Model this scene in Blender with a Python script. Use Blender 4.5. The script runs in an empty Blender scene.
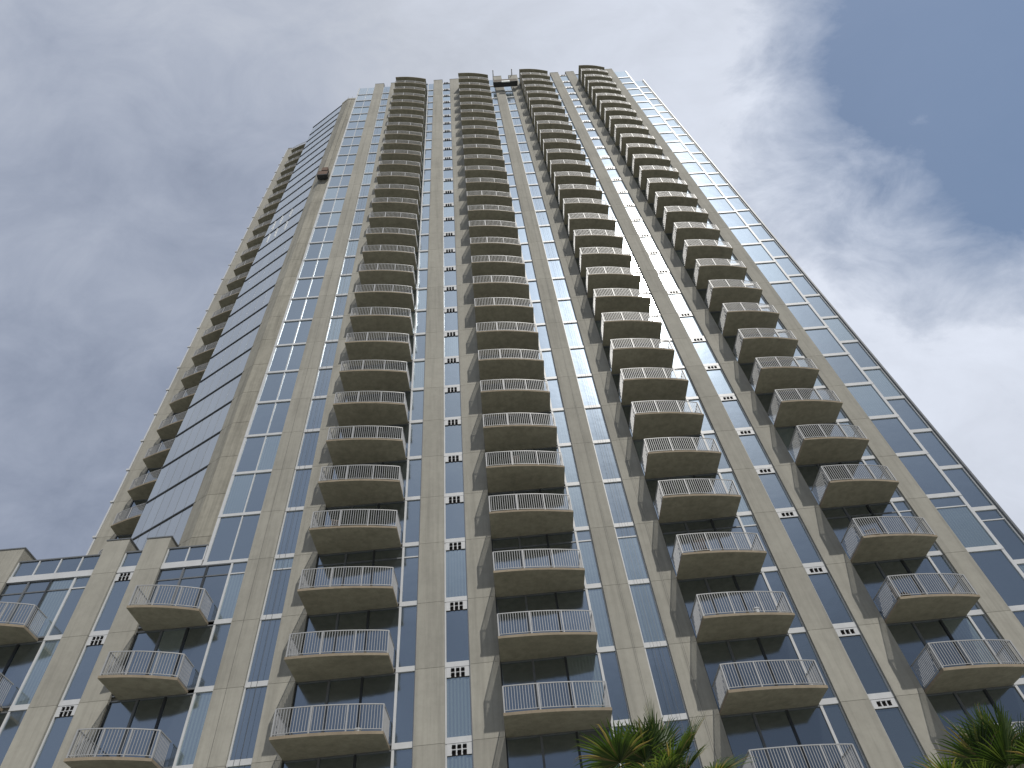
import bpy, math, random
from mathutils import Vector, Matrix
random.seed(7)
C = bpy.context.scene.collection
R = math.radians
S = bpy.context.scene

# ------------------------------------------------------------------ materials
def newmat(name):
    m = bpy.data.materials.new(name); m.use_nodes = True
    nt = m.node_tree; nt.nodes.clear()
    out = nt.nodes.new('ShaderNodeOutputMaterial')
    return m, nt, out
def N(nt, kind, **kw):
    n = nt.nodes.new(kind)
    for k, v in kw.items():
        if k.startswith('i_'):
            n.inputs[k[2:].replace('_', ' ')].default_value = v
        else: setattr(n, k, v)
    return n
def rgba(c): return (c[0], c[1], c[2], 1)
def ramp(nt, fac, stops):
    r = nt.nodes.new('ShaderNodeValToRGB'); nt.links.new(fac, r.inputs[0])
    e = r.color_ramp.elements
    while len(e) < len(stops): e.new(.5)
    for k, (p, c) in enumerate(stops): e[k].position = p; e[k].color = rgba(c)
    return r.outputs[0]
def worldpos(nt):
    return nt.nodes.new('ShaderNodeNewGeometry').outputs['Position']
def mapping(nt, vec, scale):
    m = N(nt, 'ShaderNodeMapping'); m.inputs['Scale'].default_value = scale
    nt.links.new(vec, m.inputs['Vector']); return m.outputs[0]
def noise(nt, vec, scale, detail=4, rough=.55, dist=0):
    n = N(nt, 'ShaderNodeTexNoise'); n.inputs['Scale'].default_value = scale
    n.inputs['Detail'].default_value = detail; n.inputs['Roughness'].default_value = rough
    n.inputs['Distortion'].default_value = dist
    nt.links.new(vec, n.inputs['Vector']); return n.outputs[0]
def mixc(nt, fac, a, b, mode='MIX'):
    m = N(nt, 'ShaderNodeMix', data_type='RGBA', blend_type=mode)
    for s, v in ((m.inputs[0], fac), (m.inputs[6], a), (m.inputs[7], b)):
        if hasattr(v, 'links'): nt.links.new(v, s)
        elif isinstance(v, (int, float)): s.default_value = v
        else: s.default_value = rgba(v)
    return m.outputs[2]
def mth(nt, op, a, b=None, clamp=False):
    m = N(nt, 'ShaderNodeMath', operation=op, use_clamp=clamp)
    for s, v in ((m.inputs[0], a), (m.inputs[1], b)):
        if v is None: continue
        if hasattr(v, 'links'): nt.links.new(v, s)
        else: s.default_value = v
    return m.outputs[0]

def concrete(name, c1, c2, stain=.25, streak=.5, bump=.15):
    m, nt, out = newmat(name)
    p = worldpos(nt)
    big = noise(nt, p, .35, 5, .6)
    col = mixc(nt, ramp(nt, big, [(.3, (0, 0, 0)), (.7, (1, 1, 1))]), c1, c2)
    st = noise(nt, mapping(nt, p, (2.2, 2.2, .10)), 1.6, 5, .65)          # rain streaks down the panels
    sm = ramp(nt, st, [(.45, (1, 1, 1)), (.75, (1 - streak * .45,) * 3)])
    col = mixc(nt, 1.0, col, sm, 'MULTIPLY')
    bl = noise(nt, p, 2.7, 6, .7)
    col = mixc(nt, 1.0, col, ramp(nt, bl, [(.35, (1 - stain * .5,) * 3), (.6, (1, 1, 1))]), 'MULTIPLY')
    gi = N(nt, 'ShaderNodeNewGeometry'); pv = mth(nt, 'ADD', mth(nt, 'MULTIPLY', gi.outputs['Random Per Island'], .11), .93)
    pc = N(nt, 'ShaderNodeCombineColor'); [nt.links.new(pv, pc.inputs[k]) for k in range(3)]
    col = mixc(nt, 1.0, col, pc.outputs[0], 'MULTIPLY')
    b = N(nt, 'ShaderNodeBsdfPrincipled'); b.inputs['Roughness'].default_value = .85
    b.inputs['Specular IOR Level'].default_value = .25
    nt.links.new(col, b.inputs['Base Color'])
    bp = N(nt, 'ShaderNodeBump'); bp.inputs['Strength'].default_value = bump; bp.inputs['Distance'].default_value = .02
    nt.links.new(noise(nt, p, 18, 6, .7), bp.inputs['Height']); nt.links.new(bp.outputs[0], b.inputs['Normal'])
    nt.links.new(b.outputs[0], out.inputs[0]); return m
def simple(name, col, rough=.5, metal=0, var=.12, scale=3, spec=.5):
    m, nt, out = newmat(name)
    b = N(nt, 'ShaderNodeBsdfPrincipled')
    b.inputs['Roughness'].default_value = rough; b.inputs['Metallic'].default_value = metal
    b.inputs['Specular IOR Level'].default_value = spec
    nz = noise(nt, worldpos(nt), scale, 5, .6)
    c = mixc(nt, 1.0, col, ramp(nt, nz, [(.3, (1 - var,) * 3), (.7, (1, 1, 1))]), 'MULTIPLY')
    nt.links.new(c, b.inputs['Base Color']); nt.links.new(b.outputs[0], out.inputs[0]); return m
def glass(name, dark=(.028, .036, .040), tint=(.80, .91, 1.0), base=.40, rough=.11, tilt=.016, curtain=.22):
    """coated facade glass: mirror-like reflection over a dark room, with blinds drawn in some panes"""
    m, nt, out = newmat(name)
    oi = N(nt, 'ShaderNodeObjectInfo'); g = N(nt, 'ShaderNodeNewGeometry')
    rnd = mth(nt, 'FRACT', mth(nt, 'ADD', oi.outputs['Random'], g.outputs['Random Per Island']))
    wn = N(nt, 'ShaderNodeTexWhiteNoise', noise_dimensions='1D'); nt.links.new(mth(nt, 'MULTIPLY', rnd, 91.7), wn.inputs['W'])
    sub = N(nt, 'ShaderNodeVectorMath', operation='SUBTRACT'); nt.links.new(wn.outputs['Color'], sub.inputs[0]); sub.inputs[1].default_value = (.5, .5, .5)
    sc = N(nt, 'ShaderNodeVectorMath', operation='SCALE'); nt.links.new(sub.outputs[0], sc.inputs[0]); sc.inputs['Scale'].default_value = tilt
    bp = N(nt, 'ShaderNodeBump'); bp.inputs['Strength'].default_value = .30; bp.inputs['Distance'].default_value = .02
    nt.links.new(noise(nt, worldpos(nt), 1.1, 2, .5), bp.inputs['Height'])
    ad = N(nt, 'ShaderNodeVectorMath', operation='ADD'); nt.links.new(bp.outputs[0], ad.inputs[0]); nt.links.new(sc.outputs[0], ad.inputs[1])
    nm = N(nt, 'ShaderNodeVectorMath', operation='NORMALIZE'); nt.links.new(ad.outputs[0], nm.inputs[0])
    gl = N(nt, 'ShaderNodeBsdfGlossy'); gl.inputs['Roughness'].default_value = rough; gl.inputs['Color'].default_value = rgba(tint)
    nt.links.new(nm.outputs[0], gl.inputs['Normal'])
    df = N(nt, 'ShaderNodeBsdfDiffuse')
    cur = ramp(nt, wn.outputs['Value'], [(1 - curtain - .01, (0, 0, 0)), (1 - curtain, (1, 1, 1))])
    wv = N(nt, 'ShaderNodeTexWave', wave_type='BANDS', bands_direction='X'); wv.inputs['Scale'].default_value = 2.2; wv.inputs['Distortion'].default_value = 1.5; wv.inputs['Detail'].default_value = 2; wv.inputs['Detail Scale'].default_value = .3
    nt.links.new(mapping(nt, worldpos(nt), (1, 1, .06)), wv.inputs['Vector'])
    drape = mixc(nt, wv.outputs['Fac'], (.075, .095, .10), (.15, .19, .18))
    nt.links.new(mixc(nt, cur, dark, drape), df.inputs['Color'])
    lw = N(nt, 'ShaderNodeFresnel'); lw.inputs['IOR'].default_value = 1.5
    fac = mth(nt, 'ADD', mth(nt, 'MULTIPLY', lw.outputs[0], .8), mth(nt, 'ADD', base, mth(nt, 'MULTIPLY', wn.outputs['Value'], .05)), clamp=True)
    mx = N(nt, 'ShaderNodeMixShader'); nt.links.new(fac, mx.inputs[0]); nt.links.new(df.outputs[0], mx.inputs[1]); nt.links.new(gl.outputs[0], mx.inputs[2])
    nt.links.new(mx.outputs[0], out.inputs[0]); return m

M = {
 'pier': concrete('pale_precast_concrete', (.300, .290, .254), (.345, .334, .292), .18, .5),
 'wall': concrete('side_precast_concrete', (.29, .278, .235), (.345, .33, .28), .25, .9),
 'slab': concrete('balcony_concrete', (.335, .318, .250), (.255, .242, .188), .45, .3),
 'edge': concrete('slab_edge_concrete', (.25, .205, .15), (.31, .26, .19), .3, .2),
 'glass': glass('window_glass'),
 'doorglass': glass('door_glass', dark=(.016, .020, .024), base=.36, tilt=.008, curtain=.12),
 'sideglass': glass('side_wall_glass', dark=(.10, .108, .112), tint=(.92, .96, .98), base=.40, rough=.12, tilt=.010, curtain=.0),
 'pale': glass('screen_glass', dark=(.30, .33, .34), base=.35, rough=.15),
 'white': simple('white_painted_aluminium', (.52, .53, .54), .4, 0, .12, 2),
 'frame': simple('grey_aluminium', (.16, .17, .18), .45, .2, .2),
 'darkframe': simple('dark_aluminium', (.045, .05, .055), .4, .2, .2),
 'hole': simple('vent_opening', (.015, .010, .009), .8),
 'rail': simple('railing_paint', (.35, .355, .36), .45, .1, .15),
 'roof': simple('roof_membrane', (.30, .30, .28), .9, 0, .3, .4),
 'steel': simple('galvanised_steel', (.35, .36, .36), .45, .6, .25),
 'rust': simple('rusty_mesh', (.13, .07, .04), .8, 0, .5, 5),
 'tarp': simple('brown_tarp', (.12, .095, .065), .85, 0, .4, 2),
 'white_box': simple('white_housing', (.70, .74, .74), .5),
 'cable': simple('steel_cable', (.10, .10, .095), .6, .3),
 'frond': None,
 'trunk': simple('palm_bark', (.16, .12, .085), .9, 0, .5, 14),
 'wood': simple('dark_wood', (.07, .045, .03), .6, 0, .3, 8),
}
def leafmat():
    m, nt, out = newmat('palm_leaf')
    g = N(nt, 'ShaderNodeNewGeometry'); oi = N(nt, 'ShaderNodeObjectInfo')
    r = mth(nt, 'FRACT', mth(nt, 'ADD', g.outputs['Random Per Island'], oi.outputs['Random']))
    col = ramp(nt, r, [(0, (.024, .048, .012)), (.5, (.050, .088, .022)), (.86, (.095, .125, .036)), (.94, (.20, .17, .08)), (1, (.22, .16, .09))])
    b = N(nt, 'ShaderNodeBsdfPrincipled'); b.inputs['Roughness'].default_value = .45
    nt.links.new(col, b.inputs['Base Color'])
    t = N(nt, 'ShaderNodeBsdfTranslucent'); nt.links.new(mixc(nt, 1., col, (1.7, 1.7, .7), 'MULTIPLY'), t.inputs['Color'])
    mx = N(nt, 'ShaderNodeMixShader'); mx.inputs[0].default_value = .42
    nt.links.new(b.outputs[0], mx.inputs[1]); nt.links.new(t.outputs[0], mx.inputs[2]); nt.links.new(mx.outputs[0], out.inputs[0])
    return m
M['frond'] = leafmat()

# ------------------------------------------------------------------ mesh builder
WO = {}
class MB:
    def __init__(s, T=None): s.v = []; s.f = []; s.m = []; s.T = T; s.mats = []
    def mi(s, k):
        if k not in s.mats: s.mats.append(k)
        return s.mats.index(k)
    def add(s, vs, fs, k):
        o = len(s.v); i = s.mi(k)
        s.v += [s.T(*p) if s.T else tuple(p) for p in vs]
        for f in fs: s.f.append([o + a for a in f]); s.m.append(i)
    def box(s, x0, x1, y0, y1, z0, z1, k):
        s.add([(x0, y0, z0), (x1, y0, z0), (x1, y1, z0), (x0, y1, z0), (x0, y0, z1), (x1, y0, z1), (x1, y1, z1), (x0, y1, z1)],
              [(0, 3, 2, 1), (4, 5, 6, 7), (0, 1, 5, 4), (1, 2, 6, 5), (2, 3, 7, 6), (3, 0, 4, 7)], k)
    def prism(s, poly, z0, z1, k, kb=None, ks=None):
        """poly counter-clockwise seen from above; kb = material of the underside, ks = of the sides"""
        n = len(poly)
        vs = [(x, y, z0) for x, y in poly] + [(x, y, z1) for x, y in poly]
        s.add(vs, [tuple(reversed(range(n)))], kb or k)
        s.add(vs, [tuple(range(n, 2 * n))], k)
        s.add(vs, [(i, (i + 1) % n, n + (i + 1) % n, n + i) for i in range(n)], ks or k)
    def bar(s, a, b, r, k, n=4, r2=None):
        a, b = Vector(a), Vector(b); d = (b - a).normalized()
        u = d.cross(Vector((0, 0, 1)) if abs(d.z) < .9 else Vector((1, 0, 0))).normalized(); w = d.cross(u)
        r2 = r if r2 is None else r2
        vs = [a + (u * math.cos(t) + w * math.sin(t)) * r for t in [2 * math.pi * (i + .5) / n for i in range(n)]]
        vs += [b + (u * math.cos(t) + w * math.sin(t)) * r2 for t in [2 * math.pi * (i + .5) / n for i in range(n)]]
        s.add([tuple(p) for p in vs], [(i, (i + 1) % n, n + (i + 1) % n, n + i) for i in range(n)] + [tuple(reversed(range(n))), tuple(range(n, 2 * n))], k)
    def build(s, name, parent=None):
        xs = [p[0] for p in s.v]; ys = [p[1] for p in s.v]; zs = [p[2] for p in s.v]
        o = Vector(((min(xs) + max(xs)) / 2, (min(ys) + max(ys)) / 2, min(zs)))
        me = bpy.data.meshes.new(name)
        me.from_pydata([(p[0] - o.x, p[1] - o.y, p[2] - o.z) for p in s.v], [], s.f)
        for k in s.mats: me.materials.append(M[k])
        me.polygons.foreach_set('material_index', s.m); me.update()
        ob = bpy.data.objects.new(name, me); C.objects.link(ob)
        WO[ob.name] = o
        if parent: ob.parent = parent; ob.location = o - WO[parent.name]
        else: ob.location = o
        return ob
def empty(name, loc):
    o = bpy.data.objects.new(name, None); C.objects.link(o); o.location = loc; WO[o.name] = Vector(loc); o.empty_display_size = .5
    return o
def tag(o, label=None, cat=None, group=None, kind=None):
    if label: o['label'] = label
    if cat: o['category'] = cat
    if group: o['group'] = group
    if kind: o['kind'] = kind
    return o

# ------------------------------------------------------------------ storeys (bottom of each floor band)
G0 = 21.54
ZL = [-9.49, -6.46, -3.38, -.10, 2.85, 5.82, 8.81, 11.82, 14.84, 17.86, 20.89, 23.93, 26.95, 29.98, 32.99, 36.0, 38.99, 41.97,
      44.94, 47.88, 50.81, 53.71, 56.6, 59.46, 62.3, 65.11, 67.91, 70.68, 73.43, 76.16, 79.4]
Z = {n: z + G0 for n, z in enumerate(ZL)}
Z[-1] = 8.95; Z[-2] = 5.85; Z[-3] = 0.02
TOP = 30; TALL = 2          # storey 2 is the tall one with a transom
CAM = Vector((0, -26.787, G0 - 19.942))

# camera
yaw, pit, rol, foc = .05974, .86785, -.12857, 650.
cy_, sy_, cp_, sp_ = math.cos(yaw), math.sin(yaw), math.cos(pit), math.sin(pit)
fw = Vector((sy_ * cp_, cy_ * cp_, sp_)); rt0 = Vector((cy_, -sy_, 0)); up0 = rt0.cross(fw)
rt = rt0 * math.cos(rol) + up0 * math.sin(rol); up = -rt0 * math.sin(rol) + up0 * math.cos(rol)
cd = bpy.data.cameras.new('camera'); cam = bpy.data.objects.new('camera', cd); C.objects.link(cam)
cam.matrix_world = Matrix(((rt.x, up.x, -fw.x, CAM.x), (rt.y, up.y, -fw.y, CAM.y), (rt.z, up.z, -fw.z, CAM.z), (0, 0, 0, 1)))
cd.sensor_width = 36; cd.lens = 36 * foc / 1024; cd.clip_end = 3000; cd.clip_start = .1
S.camera = cam
def seen(x, y, z, pad=25):
    d = Vector((x, y, z)) - CAM; w = d.dot(fw)
    if w <= 0: return 0
    px = 512 + foc * d.dot(rt) / w; py = 384 - foc * d.dot(up) / w
    return 1 / w if -pad < px < 1024 + pad and -pad < py < 768 + pad else 0

# ------------------------------------------------------------------ things
tower = tag(empty('apartment_tower', (4.5, 8, 0)), 'tall concrete and glass apartment tower with four columns of curved balconies', 'building')
wing = tag(empty('apartment_wing', (-19, 4, 0)), 'low apartment wing at lower left with a glazed roof parapet beside the tower', 'building')

PF = -.17       # front of the piers; glass plane is y = 0
Q = {}          # kind -> list of (size, builder)
def queue(kind, owner, pt, fn): Q.setdefault((kind, owner.name), []).append((seen(*pt), fn, owner))

def pier(x0, x1, n0, n1, owner, top=None, y0=PF, y1=.25, T=None, deep=None):
    b = MB(T)
    for n in range(n0, n1):
        z0, z1 = Z[n], Z[n + 1]
        b.box(x0, x1, y0, y1, z0 + .007, z1 - .007, 'pier')
        b.box(x0 + .015, x1 - .015, y0 + .014, y1 - .02, z1 - .007, z1 + .007, 'pier')
    if top:
        b.box(x0, x1, y0, deep if deep else y1, Z[n1] + .007, Z[n1] + top, 'pier')
        b.box(x0 - .03, x1 + .03, y0 - .03, (deep if deep else y1) + .03, Z[n1] + top, Z[n1] + top + .06, 'frame')
    return b.build('pier', owner)

def window(x0, x1, n, fl=.07, fr=.05, mids=(), vent=None, pale=False, T=None, y=0., tr=None, gk='glass', SP=.225):
    """returns (frame mesh, pane mesh, vent mesh or None) for one storey of a window strip"""
    z0, z1 = Z[n], Z[n + 1]
    f = MB(T)
    f.box(x0 + .004, x1 - .004, y - .07, y + .03, z0, z0 + SP, 'white')                     # floor band
    f.box(x0 + .004, x0 + fl, y - .055, y + .02, z0 + SP, z1, 'white'); f.box(x1 - fr, x1 - .004, y - .055, y + .02, z0 + SP, z1, 'white')
    for mx in mids: f.box(mx - .03, mx + .03, y - .05, y + .02, z0 + SP, z1 - .0, 'white')
    if tr: f.box(x0 + fl, x1 - fr, y - .045, y + .02, z1 - tr - .03, z1 - tr + .03, 'white')
    p = MB(T)
    xs = [x0 + fl - .01] + list(mids) + [x1 - fr + .01]
    zs = [z0 + SP - .01] + ([z1 - tr] if tr else []) + [z1 + .0]
    for a, c in zip(xs, xs[1:]):
        for e, g in zip(zs, zs[1:]):
            p.add([(a + .005, y, e), (c - .005, y, e), (c - .005, y, g), (a + .005, y, g)], [(0, 1, 2, 3)], 'pale' if pale else gk)
    v = None
    if vent:
        v = MB(T); h = .42 if vent == 2 else .34; zt = z1 - .015; zb = zt - h
        v.box(x0 + fl, x1 - fr, y - .03, y - .01, zb, zt, 'hole')
        w = x1 - fr - x0 - fl; a0 = x0 + fl; cols = [a0 + w * t for t in (0, .14, .40, .46, .66, .72, .90, 1.0)]
        cols = [0, .20, .36, .42, .58, .64, .80, 1.0]
        for k in (0, 2, 4, 6): v.box(a0 + w * cols[k], a0 + w * cols[k + 1], y - .065, y - .03, zb, zt, 'white')
        rows = [(.44, .52), (.86, 1)] if vent == 2 else [(0, .2), (.80, 1)]
        for r0, r1 in rows:
            for k in (1, 3, 5): v.box(a0 + w * cols[k], a0 + w * cols[k + 1], y - .062, y - .03, zb + h * r0, zb + h * r1, 'white')
        for k in (1, 3, 5):       # little hoods over the vent mouths
            for hz in ((.40, .86) if vent == 2 else (.74,)): v.box(a0 + w * cols[k] + .008, a0 + w * cols[k + 1] - .008, y - .12, y - .05, zb + h * hz - .025, zb + h * hz, 'darkframe')
    return f, p, v
def window_part(kind, owner, *a, **k):
    x0, x1, n = a[:3]; T = k.get('T'); y = k.get('y', 0.)
    c = ((x0 + x1) / 2, y, (Z[n] + Z[n + 1]) / 2); c = T(*c) if T else c
    queue(kind, owner, c, lambda a=a, k=k: window(*a, **k))

def door(x0, x1, n, T=None, y=0.):
    z0, z1 = Z[n] + .16, Z[n + 1]; w = (x1 - x0) / 3; tr = .62 if n == TALL else None
    f = MB(T)
    f.box(x0, x1, y - .06, y + .02, z0, z0 + .07, 'frame')
    for k in range(1, 3): f.box(x0 + w * k - .045, x0 + w * k + .045, y - .06, y + .02, z0 + .07, z1 - .05, 'frame' if k == 1 else 'darkframe')
    f.box(x0, x0 + .05, y - .05, y + .02, z0 + .07, z1 - .05, 'darkframe')
    f.box(x0, x1, y - .06, y + .02, z1 - .05, z1, 'frame')
    if tr: f.box(x0 + .05, x1, y - .035, y + .02, z1 - tr - .03, z1 - tr + .03, 'frame')
    p = MB(T)
    for k in range(3):
        a, c = x0 + w * k + .005, x0 + w * (k + 1) - .005
        p.add([(a, y + .004 * (k == 1), z0 + .05), (c, y + .004 * (k == 1), z0 + .05), (c, y + .004 * (k == 1), z1 - .03), (a, y + .004 * (k == 1), z1 - .03)], [(0, 1, 2, 3)], 'doorglass')
    return f, p, None

def slab_poly(x0, x1, dl, dr, bulge, n=10, yb=-.002, inset=0.):
    fr = []
    for i in range(n + 1):
        t = i / n
        fr.append((x0 + (x1 - x0) * t, -(dl + (dr - dl) * t) - bulge * math.sin(math.pi * t) ** .9))
    return fr
def balcony(x0, x1, n, dl=2.02, dr=1.56, bulge=.14, rail=True, T=None, yb=-.06):
    z0 = Z[n] + .0; z1 = z0 + .11
    fr = slab_poly(x0, x1, dl, dr, bulge)
    poly = [(x0, yb)] + fr + [(x1, yb)]
    s = MB(T); s.prism(poly, z0, z1, 'slab', 'slab', 'edge')
    r = None
    if rail:
        r = MB(T); zr = z1 + 1.0; ins = .05
        pts = [(x0 + ins, yb - .05)] + [(min(max(px, x0 + ins), x1 - ins), py + ins) for px, py in fr] + [(x1 - ins, yb - .05)]
        for a, c in zip(pts, pts[1:]):
            for zz, rr in ((zr, .026), (z1 + .09, .016)): r.bar((a[0], a[1], zz), (c[0], c[1], zz), rr, 'rail')
        # pickets along the whole run
        L = [0]
        for a, c in zip(pts, pts[1:]): L.append(L[-1] + math.hypot(c[0] - a[0], c[1] - a[1]))
        def at(d):
            for k in range(len(pts) - 1):
                if d <= L[k + 1] or k == len(pts) - 2:
                    t = (d - L[k]) / max(1e-6, L[k + 1] - L[k]); return pts[k][0] + (pts[k + 1][0] - pts[k][0]) * t, pts[k][1] + (pts[k + 1][1] - pts[k][1]) * t
        posts = [L[1], L[1] + (L[-2] - L[1]) / 3, L[1] + (L[-2] - L[1]) * 2 / 3, L[-2]]
        m_ = int(L[-1] / .108)
        for i in range(1, m_):
            d = L[-1] * i / m_
            if min(abs(d - q) for q in posts) < .045: continue
            x, y = at(d); r.box(x - .011, x + .011, y - .011, y + .011, z1 + .09, zr, 'rail')
        for d in posts:
            x, y = at(d); r.box(x - .028, x + .028, y - .028, y + .028, z1, zr, 'rail')
    return s, r, None
def balcony_part(owner, x0, x1, n, **k):
    T = k.get('T'); c = ((x0 + x1) / 2, -1.2, Z[n]); c = T(*c) if T else c
    queue('balcony', owner, c, lambda: balcony(x0, x1, n, **k))

# ---- front face of the tower
NB = -3
piersF = [(-12.36, -11.12, 0), (-10.12, -8.98, 0), (-3.98, -2.76, 0), (-1.68, -.42, 0), (4.55, 5.74, 0), (6.80, 8.02, 0), (12.86, 14.02, 0), (15.10, 16.30, 0), (20.80, 21.92, 0)]
for i, (a, c, _) in enumerate(piersF):
    pier(a, c, NB, TOP, tower, top=1.1)
for n in range(NB, TOP):
    tr = .62 if n == TALL else None
    hi = n >= TOP - 2
    for (a, c) in ((-11.12, -10.12), (5.74, 6.80)): window_part('narrow_window', tower, a, c, n, tr=tr)
    for (a, c) in ((-4.83, -3.98), (3.74, 4.55), (12.04, 12.86), (20.0, 20.80)): window_part('narrow_window', tower, a, c, n, fl=.11, tr=tr)
    window_part('vented_window', tower, -2.76, -1.68, n, vent=2)
    window_part('vented_window', tower, 14.02, 15.10, n, vent=1)
    if n >= 3: window_part('double_window', tower, -14.62, -12.36, n, fl=.16, mids=(-13.33,), pale=hi, SP=.17)
    window_part('corner_window', tower, 21.92, 23.78, n, fl=.05, fr=.17, tr=tr, SP=.24)
    window_part('end_window', tower, 23.80, 26.35, n, y=1.45, fl=.12, fr=.08, tr=tr, SP=.24)
    for k, (a, c) in enumerate(((-8.98, -4.83), (-.42, 3.74), (8.02, 12.04), (16.30, 20.0))):
        queue('balcony_door', tower, ((a + c) / 2, 0, Z[n] + 1.5), lambda a=a, c=c, n=n: door(a + .004, c - .004, n))
        balcony_part(tower, a + .02, c - .06, n, rail=(n < TOP - 1)) if n > NB else None
# fin and rail on the right end
b = MB(); b.box(26.352, 26.47, 1.28, 2.0, .02, Z[TOP] + .1, 'frame'); b.build('end_fin', tower)

YB = 7.9
# ---- body behind the glass
body = MB()
ex = [(-14.6, .05), (23.74, .05), (23.74, 1.50), (26.33, 1.50), (26.33, 22), (-24.5, 22), (-27.6, 9.6)]
A = Vector((-17.40, 2.05)); B = Vector((-22.30, 4.95)); U = (B - A).normalized(); V = Vector((-U.y, U.x))   # U runs left along the angled wall
if V.y < 0: V = -V
def TA(u, v, z):
    # local x grows to the RIGHT (towards A), local y goes into the building
    p = B - U * u + V * v; return (p.x, p.y, z)
WL = (B - A).length     # glass part: u from 0 (far left end) to WL (at A)
def P2(u, v): p = TA(u, v, 0); return (p[0], p[1])
body.prism([(-14.6, .05), (23.70, .05), (23.70, 1.50), (26.33, 1.50), (26.33, 22), (-26.66, 22), (-26.66, YB + .05), (-21.2, YB + .05), P2(0.0, .4), P2(0.02, .06), P2(WL, .06), (-16.5, 1.62), (-14.6, 1.62)], .02, Z[TOP] - .05, 'wall')
body.prism([(-14.3, .35), (23.4, .35), (23.4, 1.8), (26.0, 1.8), (26.0, 21.6), (-20, 21.6), (-17, 3)], Z[TOP] - .05, Z[TOP] + .12, 'roof')
body.build('tower_wall', tower)
# return wall between the front face and the set back end windows
b = MB(); b.box(23.785, 23.798, .03, 1.36, .02, Z[TOP] + .1, 'white'); b.build('return_panel', tower)
# white rail with brackets up the corner of the far left edge
# corner wall of concrete next to the two pane windows
b = MB()
for n in range(3, TOP):
    for poly in ([(-17.40, 1.97), (-16.52, 1.42), (-16.52, 1.58), (-17.34, 2.10)], [(-16.50, 1.40), (-14.63, 1.40), (-14.63, 1.58), (-16.50, 1.58)]):
        b.prism(poly, Z[n] + .012 + (.3 if n == 3 else 0), Z[n + 1] - .012, 'wall')
        cx = sum(p[0] for p in poly) / 4; cy = sum(p[1] for p in poly) / 4 + .03
        b.prism([(cx + (p[0] - cx) * .96, cy + (p[1] - cy) * .7) for p in poly], Z[n + 1] - .012, Z[n + 1] + .012, 'wall')
b.prism([(-17.45, 1.93), (-16.5, 1.36), (-14.55, 1.36), (-14.55, 2.2), (-17.3, 2.5)], Z[TOP], Z[TOP] + .55, 'wall')
b.build('corner_wall', tower)
# angled glass wall
for n in range(3, TOP):
    f = MB(TA); f.box(.0, WL, -.06, .03, Z[n] - .02, Z[n] + .06, 'darkframe')
    if n in (TOP - 1,): f.box(.0, WL, -.06, .03, Z[n + 1] - .02, Z[n + 1] + .08, 'darkframe')
    for k in range(7): x = WL * k / 6; f.box(max(0, x - .012), min(WL, x + .012), -.006, .03, Z[n] + .06, Z[n + 1] - .02, 'frame')
    if n in (17, 18):
        for x in (.9, 2.0, 3.4): f.box(x, x + .05, -.06, -.02, Z[n] + .9, Z[n + 1] - .1, 'white')
    o = f.build('side_window', tower)
    p = MB(TA)
    for k in range(6): a, c = WL * k / 6 + .008, WL * (k + 1) / 6 - .008; p.add([(a, .0, Z[n] + .055), (c, .0, Z[n] + .055), (c, .0, Z[n + 1] - .015), (a, .0, Z[n + 1] - .015)], [(0, 1, 2, 3)], 'sideglass')
    p.build('pane', o)
# far left: a front-facing wall set well back, with one more balcony column and a pale rail up its edge
YB = 7.9
pier(-26.72, -25.42, 3, TOP, tower, y0=YB - .02, y1=YB + .6, top=.5)
e = MB()
for n in range(3, TOP):
    e.box(-26.84, -26.73, YB - .06, YB + .05, Z[n] + .10, Z[n + 1] - .05, 'white'); e.box(-26.95, -26.70, YB - .12, YB + .10, Z[n] - .04, Z[n] + .10, 'white')
e.build('edge_rail', tower)
def TB(x, y, z): return (x, y + YB, z)
for n in range(3, TOP):
    if n > 3: queue('balcony', tower, (-23.5, YB - 1, Z[n]), lambda n=n: balcony(-25.40, -21.7, n, dl=1.0, dr=2.1, bulge=.15, T=TB, yb=-.03))
    queue('balcony_door', tower, (-24.4, YB, Z[n]), lambda n=n: door(-25.40, -21.7, n, T=TB))

# ---- the low wing
WP = 2.0
for a, c, dp in ((-25.3, -23.95, 1.1), (-19.87, -18.72, 1.0), (-17.82, -16.62, 1.0)):
    pier(a, c, NB, 3, wing, top=1.95 - .1 * (a > -19), deep=dp)
w = MB(); w.prism([(-29.5, .05), (-12.4, .05), (-12.4, 1.0), (-14.7, 1.3), (-17.6, 2.6), (-22.9, 5.6), (-27, 8.4), (-29.5, 8.4)], .02, Z[3] + .33, 'wall')
w.build('wing_wall', wing)
for n in range(NB, 3):
    tr = .62 if n == TALL else None
    window_part('vented_window', wing, -18.72, -17.82, n, vent=2)
    for a, m_, c in ((-16.62, -13.20, -12.36), (-23.95, -20.72, -19.87)):
        window_part('narrow_window', wing, m_, c, n, fl=.10, tr=tr)
        queue('balcony_door', wing, ((a + m_) / 2, 0, Z[n] + 1.5), lambda a=a, m_=m_, n=n: door(a + .004, m_ - .004, n))
        if n > NB: balcony_part(wing, a + .35 if a > -20 else a - .1, m_ - .25, n, dl=2.0, dr=1.25, bulge=.15)
    window_part('narrow_window', wing, -27.9, -25.3, n, mids=(-26.6,))
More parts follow.
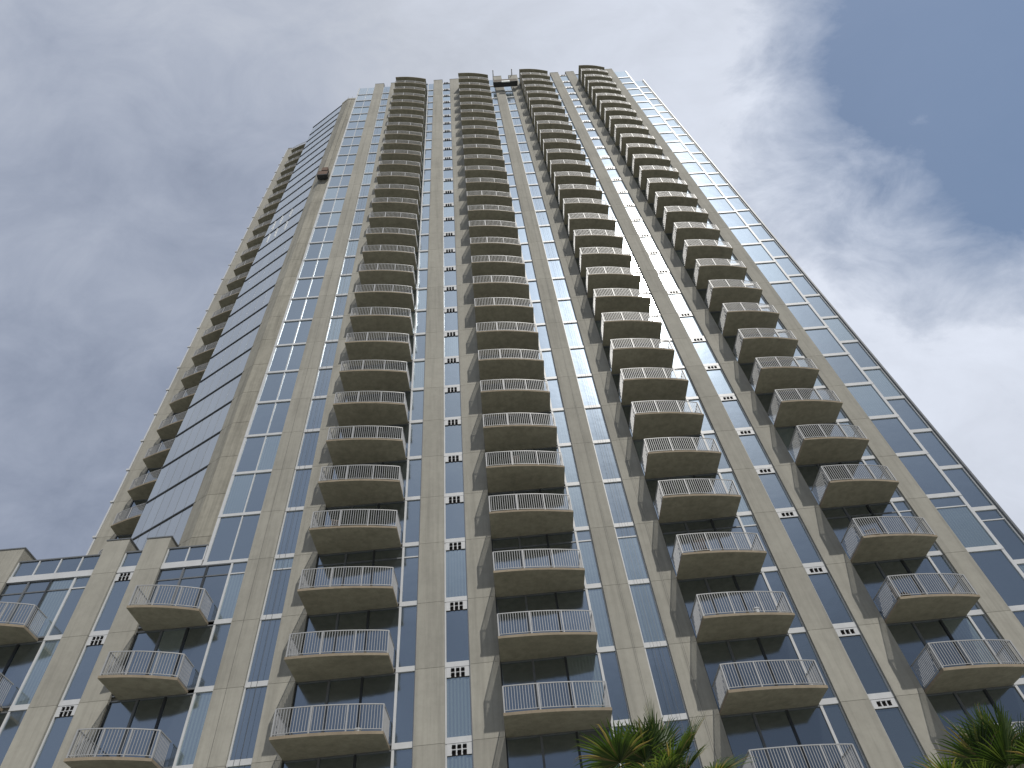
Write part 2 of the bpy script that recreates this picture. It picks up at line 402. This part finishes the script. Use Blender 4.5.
# glazed parapet on the wing roof
def parapet(x0, x1, mids, h=.86):
    z0 = Z[3]; f = MB()
    f.box(x0 + .004, x1 - .004, -.09, .03, z0, z0 + .33, 'white')
    f.box(x0, x1, -.06, .05, z0 + .33 + h, z0 + .40 + h, 'frame')
    xs = [x0 + .02] + list(mids) + [x1 - .02]
    for x in xs: f.box(x - .03, x + .03, -.05, .02, z0 + .33, z0 + .33 + h, 'white')
    o = f.build('roof_parapet', wing); p = MB()
    for a, c in zip(xs, xs[1:]): p.add([(a + .01, 0, z0 + .33), (c - .01, 0, z0 + .33), (c - .01, 0, z0 + .34 + h), (a + .01, 0, z0 + .34 + h)], [(0, 1, 2, 3)], 'doorglass')
    p.add([(x0, .03, z0 + .33), (x1, .03, z0 + .33), (x1, .03, z0 + .34 + h), (x0, .03, z0 + .34 + h)], [(3, 2, 1, 0)], 'frame')
    p.build('pane', o)
parapet(-23.95, -19.87, (-22.9, -21.85, -20.8)); parapet(-18.72, -17.82, ()); parapet(-16.62, -14.66, (-15.55,)); parapet(-27.9, -25.3, (-26.6,))
b = MB(); b.box(-14.95, -14.68, .08, .5, Z[3] + .33, Z[3] + 1.5, 'wall'); b.build('parapet_post', wing)

# ---- build the queued parts, nearest first; past 100 of a kind the rest become one part
SUB = {'balcony': 'railing'}
LBL = {}
for (kind, ow), lst in Q.items():
    owner = bpy.data.objects[ow]
    lst.sort(key=lambda t: -t[0])
    lim = 99
    for i, (sz, fn, _) in enumerate(lst[:lim]):
        f, p, v = fn()
        o = f.build(kind, owner)
        if p: p.build(SUB.get(kind, 'pane'), o)
        if v: v.build('vent_grille', o)
    rest = lst[lim:]
    if rest:
        j = MB()
        for sz, fn, _ in rest:
            for q in fn():
                if not q: continue
                o = len(j.v); j.v += q.v; j.f += [[o + a for a in f] for f in q.f]
                j.m += [j.mi(q.mats[a]) for a in q.m]
        o = j.build(kind, owner); o['kind'] = 'stuff'

# ------------------------------------------------------------------ suspended platforms and ropes
def platform(x0, x1, y0, y1, z, name, label, main, ropes, ztop, zbot):
    root = tag(empty(name, ((x0 + x1) / 2, (y0 + y1) / 2, z)), label, 'work platform')
    d = MB(); d.box(x0, x1, y0, y1, z, z + .12, 'darkframe'); d.build('deck', root)
    g = MB()
    for yy in (y0 + .02, y1 - .02):
        for zz in (z + .55, z + 1.1): g.bar((x0, yy, zz), (x1, yy, zz), .025, 'darkframe')
    for xx in (x0 + .02, (x0 + x1) / 2, x1 - .02):
        for yy in (y0 + .02, y1 - .02): g.bar((xx, yy, z + .12), (xx, yy, z + 1.12), .025, 'darkframe')
    for xx in (x0 + .02, x1 - .02):
        for zz in (z + .55, z + 1.1): g.bar((xx, y0 + .02, zz), (xx, y1 - .02, zz), .025, 'darkframe')
    g.build('guard_rail', root)
    s = MB(); s.box(x0 + .05, x1 - .05, y0 - .012, y0 - .004, z + .12, z + 1.0, main); s.build('side_screen', root)
    for xx in (x0 + .3, x1 - .3):
        h = MB(); h.box(xx - .2, xx + .2, (y0 + y1) / 2 - .2, (y0 + y1) / 2 + .2, z + .13, z + .75, 'darkframe'); h.bar((xx, (y0 + y1) / 2, z + .75), (xx, (y0 + y1) / 2, z + 1.5), .05, 'darkframe'); h.build('hoist_motor', root)
    for xx in ropes:
        c = MB(); yy = (y0 + y1) / 2
        c.bar((xx, yy, z + 1.4), (xx, yy, ztop), .012, 'cable'); c.build('hoist_cable', root)
    return root
p1 = platform(4.3, 7.6, -1.15, -.45, Z[28] + .6, 'suspended_platform', 'dark work platform hanging at the roof line between the second and third balcony columns', 'tarp', (4.6, 7.3), Z[TOP] + 1.2, 0)
bx = MB(); bx.box(5.4, 6.5, -1.30, -1.17, Z[28] + .1, Z[28] + .5, 'white_box'); bx.build('equipment_box', p1)
for xx in (4.6, 7.3):
    a = MB(); a.box(xx - .06, xx + .06, -1.0, 2.5, Z[TOP] + 1.2, Z[TOP] + 1.32, 'steel'); a.bar((xx, 2.2, Z[TOP] + .1), (xx, 2.2, Z[TOP] + 1.2), .04, 'steel'); a.build('roof_beam', p1)
p2 = platform(-16.6, -15.45, .75, 1.3, Z[20] - .3, 'suspended_platform', 'small rusty work platform hanging against the narrow concrete corner, upper left of the tower', 'rust', (-16.3, -15.75), Z[TOP] + .1, 0)
t = MB(); t.box(-16.25, -15.6, .72, 1.22, Z[20] + .9, Z[20] + 1.7, 'rust'); t.build('load_bundle', p2)
ropes = [(-11.75, -.27, 'thin rope down the concrete pier left of the first narrow window strip'),
         (-10.78, -.27, 'left rope of the pair over the narrow window strip left of the first balconies'),
         (-10.52, -.27, 'right rope of the pair over the narrow window strip left of the first balconies'),
         (5.30, -.27, 'thin dark rope down the concrete pier right of the second balcony column'),
         (6.15, -.27, 'left rope of the pair over the window strip below the roof platform'),
         (6.45, -.27, 'right rope of the pair over the window strip below the roof platform'),
         (7.35, -.27, 'thin dark rope down the concrete pier just left of the third balcony column')]
for x, y, lab in ropes:
    r_ = MB(); top = Z[28] + .5 if x > 0 else Z[TOP] + .1
    n_ = 14; ph = random.random() * 6
    for i in range(n_):
        za, zb = top + (1.3 - top) * i / n_, top + (1.3 - top) * (i + 1) / n_
        o = lambda z: x + .025 * math.sin(z * .13 + ph)
        r_.bar((o(za), y, za), (o(zb), y, zb), .007, 'cable')
    tag(r_.build('hanging_rope', None), lab, 'rope', 'ropes hanging down the facade')

# ------------------------------------------------------------------ patio furniture on balconies
def patio_chair(x, y, z, rz, label):
    root = tag(empty('patio_chair', (x, y, z)), label, 'chair', 'patio chairs on balconies')
    s = MB(); s.box(-.24, .24, -.22, .22, .42, .46, 'wood'); s.build('seat', None)
    bk = MB()
    for k in range(5): bk.box(-.22 + k * .10, -.17 + k * .10, .20, .24, .46, .98, 'wood')
    bk.box(-.24, .24, .195, .245, .94, 1.0, 'wood'); bk.build('backrest', None)
    for k, (a, c) in enumerate(((-.21, -.19), (.21, -.19), (-.21, .2), (.21, .2))):
        l = MB(); l.box(a - .02, a + .02, c - .02, c + .02, 0, .42, 'wood'); l.build('leg', None)
    for o in [o for o in C.objects if o.parent is None and o.name.split('.')[0] in ('seat', 'backrest', 'leg')]: o.parent = root
    root.rotation_euler.z = rz
    return root
patio_chair(17.0, -1.25, Z[1] + .114, .5, 'lower dark patio chair in the rightmost balcony column, a storey below the other')
patio_chair(17.4, -1.2, Z[2] + .114, -.3, 'upper dark patio chair in the rightmost balcony column, a storey above the other')
patio_chair(9.3, -1.3, Z[2] + .114, 2.6, 'dark patio chair by the left post on a lower balcony of the third balcony column')
patio_chair(-7.9, -1.4, Z[3] + .114, .4, 'dark patio chair on a balcony of the first balcony column')
patio_chair(1.2, -1.3, Z[4] + .114, 3.0, 'dark patio chair on a balcony of the second balcony column')
def planter(x, y, z, label):
    prof = [(.07, 0), (.10, .03), (.12, .19), (.14, .20), (.14, .24), (.12, .24), (.11, .21), (0, .21)]
    b = MB(); n = 14; vs = []; fs = []
    for r, h in prof:
        for i in range(n): t = 2 * math.pi * i / n; vs.append((x + r * math.cos(t), y + r * math.sin(t), z + h))
    for k in range(len(prof) - 1):
        for i in range(n): fs.append((k * n + i, k * n + (i + 1) % n, (k + 1) * n + (i + 1) % n, (k + 1) * n + i))
    fs.append(tuple(reversed(range(n)))); b.add(vs, fs, 'white')
    tag(b.build('planter', None), label, 'planter', 'white planters on balconies')
planter(10.4, -1.75, Z[1] + .114, 'small white pot by the railing on a lower balcony of the third balcony column')
planter(-5.9, -1.35, Z[0] + .114, 'small white pot by the railing on a lower balcony of the first balcony column')

# ------------------------------------------------------------------ palms
def palm(x, y, h, seed, label, nf=27, rad=.80):
    rnd = random.Random(seed)
    root = tag(empty('palm_tree', (x, y, 0)), label, 'palm tree', 'fan palms in front of the tower')
    t = MB(); segs = 16; prev = None; n = 12; vs = []; fs = []
    for i in range(segs + 1):
        z = h * i / segs; r = .24 - .09 * i / segs + .018 * (i % 2)
        for k in range(n): a = 2 * math.pi * k / n; vs.append((x + r * math.cos(a) + .08 * math.sin(z * .6), y + r * math.sin(a), z))
        if i:
            for k in range(n): fs.append(((i - 1) * n + k, (i - 1) * n + (k + 1) % n, i * n + (k + 1) % n, i * n + k))
    t.add(vs, fs, 'trunk'); t.build('trunk', root)
    c = Vector((x + .08 * math.sin(h * .6), y, h))
    for i in range(nf):
        az = i * 2.399963 + rnd.uniform(-.25, .25); el = R(82 - 120 * (i / nf) ** .9 + rnd.uniform(-8, 8))
        d = Vector((math.cos(az) * math.cos(el), math.sin(az) * math.cos(el), math.sin(el)))
        side = d.cross(Vector((0, 0, 1))).normalized(); nor = side.cross(d).normalized()
        L = rnd.uniform(.60, 1.05)
        hub = c + d * L + Vector((0, 0, -.10 * L))
        b = MB(); b.bar(tuple(c), tuple(hub), .02, 'frond', 4, .011)
        m_ = 32; RR = rad * rnd.uniform(.85, 1.15); fold = rnd.uniform(.2, .6)
        roll = rnd.uniform(-.5, .5); s2 = side * math.cos(roll) + nor * math.sin(roll); n2 = nor * math.cos(roll) - side * math.sin(roll)
        for k in range(m_):
            a = -1.75 + 3.5 * (k + .5) / m_ + rnd.uniform(-.02, .02)
            dr = d * math.cos(a) + s2 * math.sin(a)
            dr = (dr + n2 * (fold * abs(math.sin(a)) - .05)).normalized()
            ln = RR * (1 - .28 * (abs(a) / 1.75) ** 2) * rnd.uniform(.92, 1.05)
            tw = (s2 * math.cos(a) - d * math.sin(a)).normalized()
            w = .019 * RR / .8
            pts = []
            for t_, wd, dp in ((0, .15, 0), (.38, 1.3, .0), (.62, .85, .02), (.84, .42, .07), (1, .04, .16)):
                p = hub + dr * (ln * t_) - Vector((0, 0, dp * ln * rnd.uniform(.5, 1.3))) ; pts.append((p, wd * w))
            vs = []; fs = []
            for p, wd in pts: vs += [tuple(p - tw * wd), tuple(p + n2 * wd * .45), tuple(p + tw * wd)]
            for j in range(4):
                o = j * 3; fs += [(o, o + 1, o + 4, o + 3), (o + 1, o + 2, o + 5, o + 4)]
            b.add(vs, fs, 'frond')
        b.build('frond', root)
    return root
def ray_at(px, py, dist):
    d = (fw + rt * ((px - 512) / foc) + up * ((384 - py) / foc)); k = dist / math.hypot(d.x, d.y); return CAM + d * k
PALM1 = (2.25, -14.9, 5.05); PALM2 = (7.85, -14.9, 4.5)
palm(*PALM1, 11, 'left fan palm, its crown at the bottom edge right of the second balcony column')
palm(*PALM2, 23, 'fan palm at the lower right corner, in front of the rightmost balcony column')

# ------------------------------------------------------------------ ground
g = MB(); g.add([(-900, -900, 0), (900, -900, 0), (900, 900, 0), (-900, 900, 0)], [(0, 1, 2, 3)], 'ground')
M['ground'] = concrete('ground_paving', (.24, .24, .215), (.30, .30, .27), .3, .1)
tag(g.build('ground', None), kind='structure')
M['asphalt'] = simple('asphalt', (.05, .05, .052), .9, 0, .3, 6)
M['paint'] = simple('road_paint', (.75, .74, .70), .7)
M['kerb'] = concrete('kerb_concrete', (.38, .37, .34), (.44, .43, .40), .3, .2)
M['soil'] = simple('planting_soil', (.07, .05, .035), .95, 0, .5, 9)
r_ = MB(); r_.add([(-400, -46, .004), (400, -46, .004), (400, -33, .004), (-400, -33, .004)], [(0, 1, 2, 3)], 'asphalt')
for x in range(-150, 150, 6): r_.add([(x, -39.57, .008), (x + 3, -39.57, .008), (x + 3, -39.43, .008), (x, -39.43, .008)], [(0, 1, 2, 3)], 'paint')
tag(r_.build('road', None), kind='structure')
k_ = MB()
for y in (-46.16, -32.99): k_.box(-400, 400, y, y + .15, 0, .13, 'kerb')
tag(k_.build('kerb', None), kind='structure')
s_ = MB()
for x, y in (PALM1[:2], PALM2[:2]): s_.prism([(x + 1.1 * math.cos(t * math.pi / 8), y + 1.1 * math.sin(t * math.pi / 8)) for t in range(16)], .004, .06, 'soil')
tag(s_.build('planting_bed', None), kind='structure')

# ------------------------------------------------------------------ light
SUN = Vector((.240, -.530, .810)).normalized()
el = math.asin(SUN.z); az = math.atan2(SUN.x, SUN.y)
sd = bpy.data.lights.new('sun', 'SUN'); sd.energy = 3.45; sd.angle = R(.53); sd.color = (1, .955, .88)
so = bpy.data.objects.new('sun', sd); C.objects.link(so); so.rotation_euler = SUN.to_track_quat('Z', 'Y').to_euler(); so.location = (20, -40, 120)

W = bpy.data.worlds.new('World'); S.world = W; W.use_nodes = True
nt = W.node_tree; nt.nodes.clear()
out = nt.nodes.new('ShaderNodeOutputWorld'); bg = nt.nodes.new('ShaderNodeBackground'); bg.inputs['Strength'].default_value = .1
sky = nt.nodes.new('ShaderNodeTexSky'); sky.sky_type = 'NISHITA'; sky.sun_disc = False
sky.sun_elevation = el; sky.sun_rotation = az; sky.air_density = 1.0; sky.dust_density = 1.6
tc = nt.nodes.new('ShaderNodeTexCoord'); D = tc.outputs['Generated']
nrm = N(nt, 'ShaderNodeVectorMath', operation='NORMALIZE'); nt.links.new(D, nrm.inputs[0]); D = nrm.outputs[0]
sep = N(nt, 'ShaderNodeSeparateXYZ'); nt.links.new(D, sep.inputs[0])
def dotw(v):
    n = N(nt, 'ShaderNodeVectorMath', operation='DOT_PRODUCT'); nt.links.new(D, n.inputs[0]); n.inputs[1].default_value = Vector(v).normalized(); return n.outputs['Value']
def lobe(v, sharp, amp):      # soft region of the sky around direction v
    e = mth(nt, 'MULTIPLY', mth(nt, 'SUBTRACT', dotw(v), 1.0), sharp)
    return mth(nt, 'MULTIPLY', mth(nt, 'EXPONENT', e), amp)
# clouds on a layer overhead: direction projected to a plane
zz = mth(nt, 'MAXIMUM', mth(nt, 'ADD', sep.outputs['Z'], .12), .04)
cx_ = mth(nt, 'DIVIDE', sep.outputs['X'], zz); cy2 = mth(nt, 'DIVIDE', sep.outputs['Y'], zz)
cmb = N(nt, 'ShaderNodeCombineXYZ'); nt.links.new(cx_, cmb.inputs[0]); nt.links.new(cy2, cmb.inputs[1])
mp = N(nt, 'ShaderNodeMapping'); nt.links.new(cmb.outputs[0], mp.inputs['Vector']); mp.inputs['Rotation'].default_value = (0, 0, .7); mp.inputs['Scale'].default_value = (1.0, .62, 1); mp.inputs['Location'].default_value = (3.1, 1.7, .4)
md = N(nt, 'ShaderNodeMapping'); nt.links.new(D, md.inputs['Vector']); md.inputs['Rotation'].default_value = (.3, .5, .9); md.inputs['Scale'].default_value = (1.0, 1.55, 1.2); md.inputs['Location'].default_value = (2.1, .7, .4)
big = noise(nt, md.outputs[0], 2.1, 8, .58, .35)
fine = noise(nt, md.outputs[0], 6.5, 9, .62, .5)
cov = mth(nt, 'ADD', mth(nt, 'MULTIPLY', big, .9), mth(nt, 'MULTIPLY', fine, .60))
addm = None
def acc(a, b): return b if a is None else mth(nt, 'ADD', a, b)
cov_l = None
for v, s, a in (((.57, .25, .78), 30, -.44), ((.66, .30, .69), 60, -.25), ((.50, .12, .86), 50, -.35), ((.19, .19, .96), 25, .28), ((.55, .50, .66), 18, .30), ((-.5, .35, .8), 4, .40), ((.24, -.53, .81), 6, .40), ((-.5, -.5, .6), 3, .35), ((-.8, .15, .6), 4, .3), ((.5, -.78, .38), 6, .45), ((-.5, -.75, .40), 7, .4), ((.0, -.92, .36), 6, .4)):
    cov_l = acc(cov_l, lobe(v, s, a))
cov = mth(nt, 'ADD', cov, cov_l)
cfac = ramp(nt, cov, [(.50, (.10, .10, .10)), (.96, (1, 1, 1))])
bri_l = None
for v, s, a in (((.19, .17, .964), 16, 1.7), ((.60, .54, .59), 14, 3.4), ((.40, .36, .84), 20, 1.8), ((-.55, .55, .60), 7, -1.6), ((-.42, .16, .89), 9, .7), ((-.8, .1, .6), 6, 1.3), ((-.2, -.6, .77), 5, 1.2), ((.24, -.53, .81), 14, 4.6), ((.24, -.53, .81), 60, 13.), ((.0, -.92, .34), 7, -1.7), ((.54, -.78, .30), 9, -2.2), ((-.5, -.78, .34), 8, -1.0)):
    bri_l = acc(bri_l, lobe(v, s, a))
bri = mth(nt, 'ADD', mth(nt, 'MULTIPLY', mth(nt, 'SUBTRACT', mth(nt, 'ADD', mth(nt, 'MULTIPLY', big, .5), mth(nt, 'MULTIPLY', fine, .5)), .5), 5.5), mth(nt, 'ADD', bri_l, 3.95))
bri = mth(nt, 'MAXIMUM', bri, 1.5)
cl = N(nt, 'ShaderNodeVectorMath', operation='SCALE')
ccol = ramp(nt, mth(nt, 'DIVIDE', bri, 8.0), [(.28, (.82, .97, 1.32)), (.75, (.93, .99, 1.12))])
nt.links.new(ccol, cl.inputs[0]); nt.links.new(bri, cl.inputs['Scale'])
skc = mixc(nt, 1.0, sky.outputs[0], (1.12, 1.2, 1.2), 'MULTIPLY')
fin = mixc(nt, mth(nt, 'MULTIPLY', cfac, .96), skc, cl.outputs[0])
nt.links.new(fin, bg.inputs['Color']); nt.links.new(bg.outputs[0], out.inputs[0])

# ------------------------------------------------------------------ render
S.render.engine = 'CYCLES'
S.view_settings.view_transform = 'Standard'; S.view_settings.look = 'None'; S.view_settings.gamma = 1; S.view_settings.exposure = 0
S.view_settings.use_curve_mapping = False
S.cycles.max_bounces = 6; S.cycles.diffuse_bounces = 3; S.cycles.glossy_bounces = 4; S.cycles.sample_clamp_indirect = 6
S.cycles.use_denoising = True
S.render.resolution_x = 1024; S.render.resolution_y = 768
